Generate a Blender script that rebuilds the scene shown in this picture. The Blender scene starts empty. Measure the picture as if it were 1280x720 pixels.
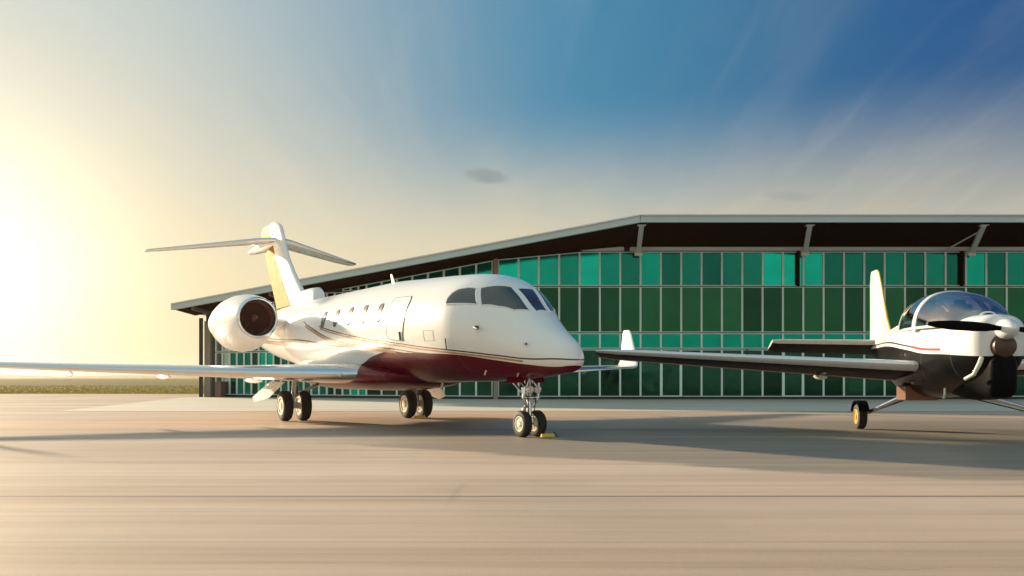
import bpy, bmesh, math, random
from mathutils import Vector, Matrix
random.seed(7)
R = math.radians
SC = bpy.context.scene
COL = SC.collection
def pchip(xs, ys):
    n = len(xs)
    h = [xs[i+1]-xs[i] for i in range(n-1)]
    d = [(ys[i+1]-ys[i])/h[i] for i in range(n-1)]
    m = [0.0]*n
    m[0] = d[0]; m[-1] = d[-1]
    for i in range(1, n-1):
        if d[i-1]*d[i] <= 0: m[i] = 0.0
        else:
            w1 = 2*h[i]+h[i-1]; w2 = h[i]+2*h[i-1]
            m[i] = (w1+w2)/(w1/d[i-1]+w2/d[i])
    def f(x):
        if x <= xs[0]: return ys[0]
        if x >= xs[-1]: return ys[-1]
        i = 0
        while x > xs[i+1]: i += 1
        t = (x-xs[i])/h[i]
        return ((2*t**3-3*t**2+1)*ys[i] + (t**3-2*t**2+t)*h[i]*m[i]
                + (-2*t**3+3*t**2)*ys[i+1] + (t**3-t**2)*h[i]*m[i+1])
    return f

class Body:
    """closed body along local -x: stations (s, ztop, zbot, halfwidth, zmid)"""
    def __init__(self, st, e=2.15, en=None):
        xs = [a[0] for a in st]
        self.s0, self.s1 = xs[0], xs[-1]
        self.ft = pchip(xs, [a[1] for a in st]); self.fb = pchip(xs, [a[2] for a in st])
        self.fw = pchip(xs, [a[3] for a in st]); self.fm = pchip(xs, [a[4] for a in st])
        self.e = e; self.en = en
    def P(self, s, th, off=0.0):
        """th degrees: 0 = right side, 90 = top, 180 = left, 270 = bottom"""
        c = math.cos(math.radians(th)); q = math.sin(math.radians(th))
        e = self.e
        if self.en: e = self.en + (self.e-self.en)*min(1.0, max(0.0, (s+0.6)/1.8))
        k = 2.0/e
        cc = math.copysign(abs(c)**k, c); qq = math.copysign(abs(q)**k, q)
        zt, zb, w, zm = self.ft(s), self.fb(s), self.fw(s), self.fm(s)
        y = -(w+off)*cc
        z = zm + ((zt-zm+off)*qq if q >= 0 else (zm-zb+off)*qq)
        return (-s, y, z)

JET_ST = [
 (-1.375, 1.28, 1.24, 0.020, 1.26),
 (-1.362, 1.39, 1.17, 0.115, 1.27),
 (-1.310, 1.50, 1.12, 0.180, 1.28),
 (-1.190, 1.61, 1.08, 0.260, 1.31),
 (-1.050, 1.69, 1.06, 0.320, 1.33),
 (-0.800, 1.83, 1.04, 0.410, 1.38),
 (-0.500, 2.02, 1.01, 0.510, 1.46),
 (-0.250, 2.20, 0.99, 0.590, 1.54),
 ( 0.000, 2.42, 0.98, 0.680, 1.62),
 ( 0.300, 2.62, 0.96, 0.790, 1.71),
 ( 0.700, 2.77, 0.95, 0.920, 1.80),
 ( 1.200, 2.86, 0.93, 1.050, 1.89),
 ( 2.000, 2.92, 0.92, 1.100, 1.93),
 ( 3.500, 2.99, 0.90, 1.120, 1.96),
 ( 5.000, 3.05, 0.88, 1.120, 1.97),
 ( 8.000, 3.05, 0.92, 1.120, 1.98),
 ( 9.500, 3.05, 1.08, 1.090, 2.03),
 (11.000, 3.04, 1.30, 0.980, 2.12),
 (13.000, 3.00, 1.55, 0.740, 2.25),
 (15.000, 2.92, 1.90, 0.450, 2.42),
 (16.700, 2.82, 2.30, 0.200, 2.56),
 (17.300, 2.72, 2.50, 0.080, 2.61)]
JET = Body(JET_ST, 2.12, 1.9)

PROP_ST = [
 (0.06, 1.93, 1.30, 0.20, 1.66),
 (0.10, 1.96, 1.16, 0.34, 1.64),
 (0.25, 1.98, 1.04, 0.41, 1.60),
 (0.60, 2.00, 0.92, 0.52, 1.54),
 (1.20, 2.02, 0.80, 0.61, 1.46),
 (1.80, 2.05, 0.70, 0.66, 1.42),
 (2.60, 2.08, 0.64, 0.68, 1.42),
 (3.60, 2.10, 0.68, 0.60, 1.45),
 (4.60, 2.02, 0.92, 0.43, 1.52),
 (5.60, 1.94, 1.22, 0.26, 1.60),
 (6.60, 1.88, 1.46, 0.11, 1.68),
 (7.00, 1.84, 1.56, 0.05, 1.70)]
PROP = Body(PROP_ST, 2.5)
CAN_ST = [
 (0.55, 2.00, 1.9, 0.04, 1.80),
 (0.62, 2.06, 1.9, 0.25, 1.80),
 (0.80, 2.18, 1.9, 0.46, 1.80),
 (1.10, 2.32, 1.9, 0.57, 1.80),
 (1.50, 2.43, 1.9, 0.63, 1.80),
 (2.00, 2.50, 1.9, 0.64, 1.80),
 (2.60, 2.52, 1.9, 0.62, 1.80),
 (3.20, 2.46, 1.9, 0.53, 1.80),
 (3.80, 2.30, 1.9, 0.44, 1.80),
 (4.30, 2.10, 1.9, 0.34, 1.80)]
CAN = Body(CAN_ST, 2.25)
JET_ORIGIN = (0.30, 15.54); JET_ANG = math.atan2(-0.853, 0.522)
PRP_ORIGIN = (7.50, 14.00); PRP_ANG = math.atan2(-0.996, -0.088)
# ------------------------------------------------------------------ helpers
class MB:
    """collects shapes, builds ONE mesh object"""
    def __init__(self): self.v = []; self.f = []; self.m = []
    def add(self, vs, fs, mi=0):
        n = len(self.v); self.v += [tuple(p) for p in vs]
        for f in fs: self.f.append([n+i for i in f]); self.m.append(mi)
    def box(self, c, s, mi=0, rot=None):
        hx, hy, hz = s[0]/2, s[1]/2, s[2]/2
        vs = [Vector((x*hx, y*hy, z*hz)) for z in (-1, 1) for y in (-1, 1) for x in (-1, 1)]
        if rot is not None: vs = [rot @ p for p in vs]
        vs = [p+Vector(c) for p in vs]
        self.add(vs, [(0,2,3,1), (4,5,7,6), (0,1,5,4), (2,6,7,3), (0,4,6,2), (1,3,7,5)], mi)
    def beam(self, a, b, w, h, mi=0, up=(0, 0, 1)):
        a = Vector(a); b = Vector(b); d = (b-a); L = d.length; d.normalize()
        u = Vector(up)
        if abs(d.dot(u)) > .98: u = Vector((1, 0, 0))
        s = d.cross(u).normalized(); t = s.cross(d).normalized()
        rot = Matrix((d, s, t)).transposed()
        self.box((a+b)/2, (L, w, h), mi, rot)
    def tube(self, pts, r, seg=12, mi=0, caps=True, closed=False):
        pts = [Vector(p) for p in pts]; n = len(pts)
        rs = r if isinstance(r, (list, tuple)) else [r]*n
        rings = []; prev = None
        for i, p in enumerate(pts):
            if closed: d = pts[(i+1) % n]-pts[i-1]
            else: d = pts[min(i+1, n-1)]-pts[max(i-1, 0)]
            d.normalize()
            if prev is None:
                u = Vector((0, 0, 1)) if abs(d.z) < .9 else Vector((1, 0, 0))
            else: u = prev
            s = d.cross(u).normalized(); t = s.cross(d).normalized(); prev = t
            rings.append([p+rs[i]*(math.cos(a)*s+math.sin(a)*t) for a in [2*math.pi*k/seg for k in range(seg)]])
        self.loft(rings, mi, caps, closed)
    def loft(self, rings, mi=0, caps=True, closed=False, mfun=None):
        n = len(rings); k = len(rings[0]); b = len(self.v)
        for r in rings: self.v += [tuple(p) for p in r]
        for i in range(n if closed else n-1):
            j = (i+1) % n
            for a in range(k):
                c = (a+1) % k
                self.f.append([b+i*k+a, b+i*k+c, b+j*k+c, b+j*k+a])
                self.m.append(mfun(i, a) if mfun else mi)
        if caps and not closed:
            self.f.append([b+a for a in range(k)][::-1]); self.m.append(mi)
            self.f.append([b+(n-1)*k+a for a in range(k)]); self.m.append(mi)
    def lathe(self, prof, c=(0, 0, 0), axis='x', seg=32, mi=0, caps=True, sz=None, mfun=None):
        """prof: (along, radius)"""
        rings = []
        for q, (x, r) in enumerate(prof):
            ring = []
            for k in range(seg):
                a = 2*math.pi*k/seg; u = r*math.cos(a); w = r*math.sin(a)
                if sz: w *= sz(x, w)
                if axis == 'x': p = (c[0]+x, c[1]+u, c[2]+w)
                elif axis == 'y': p = (c[0]+u, c[1]+x, c[2]+w)
                else: p = (c[0]+u, c[1]+w, c[2]+x)
                ring.append(p)
            rings.append(ring)
        self.loft(rings, mi, caps, False, mfun)
    def build(self, name, mats, parent=None, smooth=True, angle=35, bevel=0, off=None, label=None):
        me = bpy.data.meshes.new(name)
        vs = self.v
        if off is not None: vs = [(p[0]-off[0], p[1]-off[1], p[2]-off[2]) for p in vs]
        me.from_pydata(vs, [], self.f)
        if not isinstance(mats, (list, tuple)): mats = [mats]
        for m in mats: me.materials.append(m)
        for p, i in zip(me.polygons, self.m): p.material_index = i
        bm = bmesh.new(); bm.from_mesh(me)
        bmesh.ops.remove_doubles(bm, verts=bm.verts, dist=1e-5)
        bmesh.ops.recalc_face_normals(bm, faces=bm.faces)
        if bevel:
            es = [e for e in bm.edges if len(e.link_faces) == 2 and e.calc_face_angle(0) > R(40)]
            bmesh.ops.bevel(bm, geom=es, offset=bevel, segments=2, affect='EDGES', profile=.6)
        if smooth:
            for f in bm.faces: f.smooth = True
            for e in bm.edges:
                if len(e.link_faces) != 2 or e.calc_face_angle(0) > R(angle): e.smooth = False
        bm.to_mesh(me); bm.free()
        o = bpy.data.objects.new(name, me); COL.objects.link(o)
        if parent is not None: o.parent = parent
        if label: o['label'] = label
        return o

def root(name, loc, rz, label, cat, group=None):
    o = bpy.data.objects.new(name, None); COL.objects.link(o)
    o.location = loc; o.rotation_euler = (0, 0, rz); o.empty_display_size = .3
    o['label'] = label; o['category'] = cat
    if group: o['group'] = group
    return o

# ------------------------------------------------------------------ node helper
class NT:
    def __init__(self, nt): self.nt = nt; self.n = nt.nodes; self.l = nt.links
    def new(self, t, **kw):
        n = self.n.new(t)
        for k, v in kw.items(): setattr(n, k, v)
        return n
    def put(self, sock, v):
        if isinstance(v, bpy.types.NodeSocket): self.l.new(v, sock)
        elif v is not None: sock.default_value = v
    def math(self, op, a, b=None, c=None, clamp=False):
        n = self.new('ShaderNodeMath', operation=op); n.use_clamp = clamp
        self.put(n.inputs[0], a); self.put(n.inputs[1], b)
        if c is not None: self.put(n.inputs[2], c)
        return n.outputs[0]
    def vmath(self, op, a, b=None):
        n = self.new('ShaderNodeVectorMath', operation=op)
        self.put(n.inputs[0], a); self.put(n.inputs[1], b)
        return n.outputs['Value'] if op in ('DOT_PRODUCT', 'LENGTH') else n.outputs[0]
    def sep(self, v):
        n = self.new('ShaderNodeSeparateXYZ'); self.put(n.inputs[0], v); return n.outputs
    def comb(self, x, y, z):
        n = self.new('ShaderNodeCombineXYZ')
        for i, q in enumerate((x, y, z)): self.put(n.inputs[i], q)
        return n.outputs[0]
    def mix(self, f, a, b, mode='MIX'):
        n = self.new('ShaderNodeMix', data_type='RGBA', blend_type=mode)
        self.put(n.inputs[0], f); self.put(n.inputs[6], a); self.put(n.inputs[7], b)
        return n.outputs[2]
    def smooth(self, x, a, b):
        n = self.new('ShaderNodeMapRange', interpolation_type='SMOOTHSTEP')
        self.put(n.inputs[0], x); n.inputs[1].default_value = a; n.inputs[2].default_value = b
        n.inputs[3].default_value = 0; n.inputs[4].default_value = 1
        return n.outputs[0]
    def noise(self, vec, scale, detail=4, rough=.55, dist=0):
        n = self.new('ShaderNodeTexNoise'); self.put(n.inputs['Vector'], vec)
        n.inputs['Scale'].default_value = scale; n.inputs['Detail'].default_value = detail
        n.inputs['Roughness'].default_value = rough; n.inputs['Distortion'].default_value = dist
        return n.outputs['Fac']
    def mapping(self, vec, scale=(1, 1, 1), rot=(0, 0, 0), loc=(0, 0, 0)):
        n = self.new('ShaderNodeMapping'); self.put(n.inputs[0], vec)
        n.inputs['Scale'].default_value = scale; n.inputs['Rotation'].default_value = rot
        n.inputs['Location'].default_value = loc
        return n.outputs[0]
    def ramp(self, f, stops, interp='LINEAR'):
        n = self.new('ShaderNodeValToRGB'); n.color_ramp.interpolation = interp
        cr = n.color_ramp
        while len(cr.elements) > 1: cr.elements.remove(cr.elements[-1])
        cr.elements[0].position = stops[0][0]; cr.elements[0].color = stops[0][1]
        for p, c in stops[1:]:
            e = cr.elements.new(p); e.color = c
        self.put(n.inputs[0], f)
        return n.outputs[0]

def c4(r, g, b): return (r, g, b, 1)

def mat(name, col, rough=.5, metal=0.0, spec=.5, coat=0.0, bump=0.0, bscale=30, var=0.08, vscale=3, coatr=.05, tint=None):
    m = bpy.data.materials.new(name); m.use_nodes = True
    t = NT(m.node_tree); b = t.n['Principled BSDF']
    tc = t.new('ShaderNodeTexCoord').outputs['Object']
    nz = t.noise(tc, vscale, 5, .6)
    k = t.math('MULTIPLY_ADD', nz, 2*var, 1-var)
    n = t.new('ShaderNodeVectorMath', operation='SCALE'); n.inputs[0].default_value = col; t.put(n.inputs['Scale'], k)
    t.put(b.inputs['Base Color'], n.outputs[0])
    b.inputs['Roughness'].default_value = rough
    rr = t.noise(tc, vscale*2.3, 4, .6)
    t.put(b.inputs['Roughness'], t.math('MULTIPLY_ADD', rr, rough*.5, rough*.75))
    b.inputs['Metallic'].default_value = metal
    b.inputs['Specular IOR Level'].default_value = spec
    b.inputs['Coat Weight'].default_value = coat; b.inputs['Coat Roughness'].default_value = coatr
    if bump:
        bn = t.new('ShaderNodeBump'); bn.inputs['Distance'].default_value = bump
        t.put(bn.inputs['Height'], t.noise(tc, bscale, 4, .6)); t.put(b.inputs['Normal'], bn.outputs[0])
    return m

# ------------------------------------------------------------------ materials
M = {}
M['white'] = mat('white_paint', (.80, .80, .80), .28, coat=.6, var=.03)
M['chrome'] = mat('polished_metal', (.78, .80, .83), .22, metal=1, var=.04)
M['steel'] = mat('steel', (.55, .55, .56), .35, metal=.9, var=.1)
M['rubber'] = mat('tyre_rubber', (.018, .017, .018), .75, bump=.002, bscale=60)
M['hub'] = mat('cream_wheel_hub', (.78, .74, .60), .4, coat=.3)
M['yellow'] = mat('yellow_chock_paint', (.80, .50, .02), .5)
M['black'] = mat('black_paint', (.006, .006, .007), .55, spec=.04, var=.2)
M['fan'] = mat('fan_blade_metal', (.20, .09, .06), .4, metal=.3)
M['duct'] = mat('duct_lining', (.24, .09, .06), .5)
M['seat'] = mat('dark_seat_leather', (.03, .025, .022), .6)
M['red'] = mat('red_paint', (.55, .03, .04), .35, coat=.4)
M['brown'] = mat('brown_panel', (.28, .12, .07), .5)
M['spindark'] = mat('bronze_intake', (.075, .035, .022), .4)
M['gold'] = mat('gold_paint', (.72, .48, .12), .35, metal=.5)
M['fin_sunlight'] = mat('sunlit_gold_tone', (.50, .25, .04), .65, spec=.08, var=.1)  # golden sunlight on the aft fin, put into the base colour
M['line'] = mat('panel_gap', (.10, .09, .09), .6)
M['darkwin'] = mat('dark_cabin_glass', (.028, .027, .030), .05, spec=.8, coat=.8)
M['slit'] = mat('cabin_window_glass', (.20, .18, .16), .15, spec=.6)
M['lamp'] = mat('lamp_lens', (.75, .68, .62), .1, coat=1)
M['pink'] = mat('pale_fairing', (.75, .50, .45), .4)

def curve_node(t, s, pts, s0=-2.0, s1=18.0, zmax=4.0):
    """z boundary as a function of s (aft distance) through vector-handled curve"""
    n = t.new('ShaderNodeFloatCurve'); c = n.mapping.curves[0]
    P = [((a-s0)/(s1-s0), z/zmax) for a, z in pts]
    c.points[0].location = P[0]; c.points[1].location = P[-1]
    for p in P[1:-1]: c.points.new(*p)
    for p in c.points: p.handle_type = 'AUTO_CLAMPED'
    n.mapping.extend = 'HORIZONTAL'; n.mapping.update()
    x = t.math('MULTIPLY_ADD', s, 1/(s1-s0), -s0/(s1-s0))
    t.put(n.inputs['Value'], x)
    return t.math('MULTIPLY', n.outputs[0], zmax)

def jet_paint():
    m = bpy.data.materials.new('jet_livery'); m.use_nodes = True
    t = NT(m.node_tree); b = t.n['Principled BSDF']
    tc = t.new('ShaderNodeTexCoord').outputs['Object']
    x, y, z = t.sep(tc)[:3]
    s = t.math('MULTIPLY', x, -1)
    U = [(-2, 1.27), (-1.43, 1.275), (-1.25, 1.29), (-.65, 1.30), (.05, 1.37), (.85, 1.455), (2.05, 1.56), (3.27, 1.68), (4.73, 1.82), (6.27, 2.02), (7.05, 2.14), (7.9, 2.30), (8.67, 2.52), (9.2, 2.8)]
    L = [(-2, .2), (1.2, 1.30), (1.8, 1.415), (2.43, 1.47), (3.35, 1.56), (4.81, 1.66), (5.95, 1.78), (6.75, 1.91), (7.69, 2.14), (8.3, 2.30), (8.8, 2.46)]
    K = [(-2, 1.21), (-1.42, 1.20), (-1.17, 1.17), (-.59, 1.21), (.09, 1.29), (.89, 1.39), (2.03, 1.445), (2.77, 1.47), (3.39, 1.515), (4.39, 1.435), (5.01, 1.32), (5.97, 1.16), (7.5, .98), (9.5, .80), (11, .5)]
    zu = curve_node(t, s, U); zl = curve_node(t, s, L); zk = curve_node(t, s, K)
    wgt = t.smooth(s, -1.5, 7)
    def band(zc, lo, hi, smin, smax):
        d = t.math('SUBTRACT', z, zc)
        a = t.smooth(d, lo-.003, lo+.003); c = t.math('SUBTRACT', 1, t.smooth(d, hi-.003, hi+.003))
        e = t.math('GREATER_THAN', s, smin); g = t.math('LESS_THAN', s, smax)
        return t.math('MULTIPLY', t.math('MULTIPLY', a, c), t.math('MULTIPLY', e, g))
    nz = t.noise(tc, 2.2, 5, .6)
    white = t.mix(nz, c4(.78, .775, .77), c4(.83, .825, .82))
    mar = t.mix(nz, c4(.10, .002, .010), c4(.13, .004, .015))
    belly = t.math('SUBTRACT', 1, t.smooth(t.math('SUBTRACT', z, zk), -.004, .004))
    col = t.mix(belly, white, mar)
    gold = c4(.50, .24, .09); dark = c4(.035, .018, .016)
    col = t.mix(band(zu, -.062, -.028, -.5, 7.2), col, gold)
    col = t.mix(band(zu, -.012, .012, -2, 7.3), col, dark)
    col = t.mix(band(zl, -.085, -.018, 3.2, 8.3), col, gold)
    col = t.mix(band(zl, -.014, .014, 1.9, 8.5), col, dark)
    # aft body stripe
    A = [(4.5, 1.60), (6.5, 1.72), (8.5, 1.90), (11, 2.02), (17, 2.4)]
    za = curve_node(t, s, A)
    col = t.mix(band(za, -.02, .02, 5.2, 16.5), col, dark)
    col = t.mix(band(za, -.16, -.05, 7.8, 16.5), col, c4(.30, .10, .05))
    # faint panel joints round the body
    for sj in (.95, 2.3, 4.0, 5.3, 6.6, 7.9, 9.2, 10.6, 12.0, 13.6):
        d = t.math('ABSOLUTE', t.math('SUBTRACT', s, sj))
        col = t.mix(t.math('MULTIPLY', t.math('LESS_THAN', d, .004), .32), col, c4(.3, .29, .28))
    t.put(b.inputs['Base Color'], col)
    b.inputs['Roughness'].default_value = .26
    t.put(b.inputs['Specular IOR Level'], t.math('MULTIPLY_ADD', belly, -.38, .5))
    t.put(b.inputs['Coat Weight'], t.math('MULTIPLY_ADD', belly, -.30, .40)); b.inputs['Coat Roughness'].default_value = .07
    bn = t.new('ShaderNodeBump'); bn.inputs['Distance'].default_value = .002; bn.inputs['Strength'].default_value = .5
    t.put(bn.inputs['Height'], t.noise(tc, 1.6, 2, .5)); t.put(b.inputs['Coat Normal'], bn.outputs[0])
    return m
M['jet'] = jet_paint()

def prop_paint():
    m = bpy.data.materials.new('two_tone_livery'); m.use_nodes = True
    t = NT(m.node_tree); b = t.n['Principled BSDF']
    tc = t.new('ShaderNodeTexCoord').outputs['Object']
    x, y, z = t.sep(tc)[:3]
    s = t.math('MULTIPLY', x, -1)
    zk = curve_node(t, s, [(-1, 1.30), (.1, 1.33), (.9, 1.38), (1.6, 1.41), (2.4, 1.50), (3.6, 1.60), (5, 1.62), (8, 1.60)])
    nz = t.noise(tc, 3, 5, .6)
    white = t.mix(nz, c4(.77, .77, .77), c4(.83, .83, .82))
    d = t.math('SUBTRACT', z, zk)
    col = t.mix(t.smooth(d, -.004, .004), c4(.007, .007, .008), white)
    def band(lo, hi, a, c):
        k = t.math('MULTIPLY', t.smooth(d, lo-.003, lo+.003), t.math('SUBTRACT', 1, t.smooth(d, hi-.003, hi+.003)))
        return t.math('MULTIPLY', k, t.math('MULTIPLY', t.math('GREATER_THAN', s, a), t.math('LESS_THAN', s, c)))
    col = t.mix(band(.055, .095, 1.0, 2.1), col, c4(.55, .03, .05))
    col = t.mix(band(.055, .085, 2.1, 6.4), col, c4(.03, .03, .03))
    for sj in (.72, 1.72, 4.5):
        q = t.math('ABSOLUTE', t.math('SUBTRACT', s, sj))
        col = t.mix(t.math('MULTIPLY', t.math('LESS_THAN', q, .004), .6), col, c4(.2, .2, .2))
    t.put(b.inputs['Base Color'], col)
    b.inputs['Roughness'].default_value = .28
    wm = t.smooth(d, -.004, .004)
    t.put(b.inputs['Specular IOR Level'], t.math('MULTIPLY_ADD', wm, .38, .12))
    t.put(b.inputs['Coat Weight'], t.math('MULTIPLY_ADD', wm, .30, .04))
    return m
M['prop'] = prop_paint()

def glass_see(name, tint=(.55, .58, .62), fac=.45):
    m = bpy.data.materials.new(name); m.use_nodes = True
    t = NT(m.node_tree); t.n.remove(t.n['Principled BSDF'])
    out = t.n['Material Output']
    tr = t.new('ShaderNodeBsdfTransparent'); tr.inputs[0].default_value = c4(*tint)
    gl = t.new('ShaderNodeBsdfGlossy'); gl.inputs['Roughness'].default_value = .06; gl.inputs[0].default_value = c4(.88, .80, .80)
    fr = t.new('ShaderNodeFresnel'); fr.inputs[0].default_value = 1.6
    f = t.math('MULTIPLY_ADD', fr.outputs[0], 1.0, fac*.5, clamp=True)
    mx = t.new('ShaderNodeMixShader'); t.put(mx.inputs[0], f)
    t.l.new(tr.outputs[0], mx.inputs[1]); t.l.new(gl.outputs[0], mx.inputs[2]); t.l.new(mx.outputs[0], out.inputs[0])
    return m
M['canopy'] = glass_see('canopy_glass', (.34, .33, .38), .78)

def facade_glass(name, col, rough=.06, wob=.003):
    m = bpy.data.materials.new(name); m.use_nodes = True
    t = NT(m.node_tree); b = t.n['Principled BSDF']
    oi = t.new('ShaderNodeObjectInfo')
    tc = t.new('ShaderNodeTexCoord').outputs['Object']
    k = t.math('MULTIPLY_ADD', oi.outputs['Random'], .75, .62)
    v = t.vmath('MULTIPLY', tc, (1, 1, 1))
    nz = t.noise(v, .8, 3, .5)
    k = t.math('MULTIPLY', k, t.math('MULTIPLY_ADD', nz, .5, .75))
    n = t.new('ShaderNodeVectorMath', operation='SCALE'); n.inputs[0].default_value = col; t.put(n.inputs['Scale'], k)
    t.put(b.inputs['Base Color'], n.outputs[0])
    b.inputs['Metallic'].default_value = .85; b.inputs['Roughness'].default_value = rough
    bn = t.new('ShaderNodeBump'); bn.inputs['Distance'].default_value = wob
    t.put(bn.inputs['Height'], t.noise(tc, 1.1, 2, .5)); t.put(b.inputs['Normal'], bn.outputs[0])
    return m
M['g_teal'] = facade_glass('teal_sky_reflection_glass', (.0, .37, .29), .09)  # bright sky reflection of the top panes put into the glass colour
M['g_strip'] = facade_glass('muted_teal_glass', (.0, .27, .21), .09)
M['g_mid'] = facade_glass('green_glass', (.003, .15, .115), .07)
M['g_dark'] = facade_glass('dark_green_glass', (.012, .085, .045), .07)  # reflection of dark trees put into the glass colour
M['g_low'] = facade_glass('deep_green_glass', (.008, .055, .038), .06)  # lower row: dark reflected trees put into the colour as well
M['g_pale'] = facade_glass('pale_blue_glass', (.35, .45, .45), .15)
M['frame'] = mat('aluminium_frame', (.74, .86, .82), .4, vscale=1)
M['frame2'] = mat('bright_door_frame', (.70, .92, .88), .4, metal=.2)
M['fascia'] = mat('blue_grey_fascia', (.46, .56, .58), .4, metal=.1, vscale=.5)
M['roof'] = mat('roof_sheet', (.45, .50, .50), .45, metal=.3, vscale=.5)
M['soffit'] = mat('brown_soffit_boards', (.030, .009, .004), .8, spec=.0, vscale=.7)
M['gutter'] = mat('pale_beam_paint', (.74, .72, .70), .5, vscale=.6)
M['strut'] = mat('white_strut_paint', (.75, .72, .68), .45)
M['wallb'] = mat('brown_render', (.22, .14, .10), .8, bump=.003)
M['post'] = mat('weathered_post', (.30, .25, .19), .6)
M['dark'] = mat('dark_plinth', (.02, .03, .03), .6)

# ------------------------------------------------------------------ camera and light
cd = bpy.data.cameras.new('camera'); cam = bpy.data.objects.new('camera', cd); COL.objects.link(cam)
cam.location = (0, 0, 1.0); cam.rotation_euler = (R(90), 0, 0)
cd.sensor_width = 36; cd.lens = 36*1150/1280; cd.shift_y = 112/1280; cd.clip_end = 5000; cd.clip_start = .1
SC.camera = cam

SUN_AZ, SUN_EL = R(-48), R(13)      # azimuth measured from +Y towards +X
sd = Vector((math.sin(SUN_AZ)*math.cos(SUN_EL), math.cos(SUN_AZ)*math.cos(SUN_EL), math.sin(SUN_EL)))
sl = bpy.data.lights.new('sun', 'SUN'); so = bpy.data.objects.new('sun', sl); COL.objects.link(so)
sl.energy = 4.1; sl.angle = R(2.0); sl.color = (1.0, .79, .53)
so.rotation_euler = (-sd).to_track_quat('-Z', 'Y').to_euler(); so.location = (-30, 30, 20)

W = bpy.data.worlds.new('World'); SC.world = W; W.use_nodes = True
t = NT(W.node_tree); bg = t.n['Background']
sky = t.new('ShaderNodeTexSky'); sky.sky_type = 'NISHITA'; sky.sun_disc = False
sky.sun_elevation = SUN_EL; sky.sun_rotation = SUN_AZ; sky.air_density = 1.3; sky.dust_density = 2.5; sky.ozone_density = 2.0
d = t.vmath('NORMALIZE', t.new('ShaderNodeTexCoord').outputs['Generated'])
dx, dy, dz = t.sep(d)[:3]
nis = sky.outputs[0]
# thin bright haze round the low sun
gv = Vector((math.sin(R(-31)), math.cos(R(-31)), .085)).normalized()
g = t.math('MAXIMUM', t.vmath('DOT_PRODUCT', d, tuple(gv)), 0)
g1 = t.math('POWER', g, 18.0); g2 = t.math('POWER', g, 130.0)
low = t.math('POWER', t.math('SUBTRACT', 1, t.math('MINIMUM', t.math('MAXIMUM', dz, 0), 1)), 5.0)
# cirrus veil: stretched noise over a flat cloud layer
lay = t.math('MAXIMUM', dz, .03)
px = t.math('DIVIDE', dx, t.math('ADD', lay, .12)); py = t.math('DIVIDE', dy, t.math('ADD', lay, .12))
cv = t.comb(px, py, 0)
n1 = t.noise(t.mapping(cv, (1.2, .35, 1), (0, 0, R(38))), 1.6, 7, .58, .6)
n2 = t.noise(t.mapping(cv, (3.5, .5, 1), (0, 0, R(-30))), 1.3, 8, .62, .4)
cl = t.math('ADD', t.math('MULTIPLY', t.smooth(n1, .42, .78), .5), t.math('MULTIPLY', t.smooth(n2, .46, .68), .42))
EXPO = 1.25
def sc(v, f):
    n = t.new('ShaderNodeVectorMath', operation='SCALE'); t.put(n.inputs[0], v); t.put(n.inputs['Scale'], f); return n.outputs[0]
def add(a, b): return t.vmath('ADD', a, b)
up = t.math('MAXIMUM', dz, 0)
warm = t.smooth(g, .30, 1.0)
hor = t.mix(warm, c4(.62, .545, .40), c4(.86, .72, .46))
pale = t.mix(t.smooth(g, .2, .95), c4(.42, .57, .55), c4(.50, .59, .58))
base = t.mix(t.smooth(up, .08, .42), hor, pale)
side = t.smooth(t.math('ADD', dx, t.math('MULTIPLY', t.math('SUBTRACT', n1, .5), .22)), -.44, .10)
hgt = t.smooth(t.math('ADD', up, t.math('MULTIPLY', t.math('SUBTRACT', n1, .5), .07)), .115, .30)
behind = t.math('MULTIPLY_ADD', t.smooth(dy, -.3, .3), .75, .25)
blue = t.mix(t.smooth(dx, .0, .46), c4(.030, .24, .42), c4(.000, .085, .27))
bf = t.math('MULTIPLY', t.math('MULTIPLY', side, hgt), behind)
base = t.mix(bf, base, blue)
cf = t.math('MULTIPLY', cl, t.math('MULTIPLY_ADD', bf, -.36, .50))
base = t.mix(cf, base, c4(.72, .69, .60))
# a pair of small grey cloudlets low over the roof
def cloudlet(pxx, pyy, w, h, k):
    X = (pxx-640)/1150; Z = (472-pyy)/1150
    u = t.math('DIVIDE', t.math('SUBTRACT', t.math('DIVIDE', dx, t.math('MAXIMUM', dy, .01)), X), w/1150)
    v = t.math('DIVIDE', t.math('SUBTRACT', t.math('DIVIDE', dz, t.math('MAXIMUM', dy, .01)), Z), h/1150)
    v = t.math('ADD', v, t.math('MULTIPLY', u, .35))
    r = t.math('ADD', t.math('ADD', t.math('MULTIPLY', u, u), t.math('MULTIPLY', v, v)), t.math('MULTIPLY', t.math('SUBTRACT', t.noise(d, 60, 4, .6), .5), 1.6))
    return t.math('MULTIPLY', t.math('MULTIPLY', t.math('SUBTRACT', 1, t.smooth(r, .1, 1.5)), k), t.math('GREATER_THAN', dy, 0))
base = t.mix(cloudlet(607, 220, 30, 9, .62), base, c4(.24, .27, .27))
base = t.mix(cloudlet(985, 245, 32, 6, .35), base, c4(.34, .34, .33))
base = add(base, sc((1.0, .88, .62), t.math('MULTIPLY', g1, .08)))
base = add(base, sc((1.0, .93, .72), t.math('MULTIPLY', g2, .9)))
bk = t.math('MULTIPLY_ADD', t.smooth(dy, .25, -.35), .35, 1.0)  # sky behind the camera brightened, added fill for the front faces
base = sc(base, bk)
grd = t.smooth(dz, -.05, 0)
base = t.mix(grd, c4(.35, .27, .2), base)
col = add(sc(base, .82/2**EXPO), sc(nis, .05*.15))
t.put(bg.inputs[0], col); bg.inputs[1].default_value = 1.0

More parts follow.
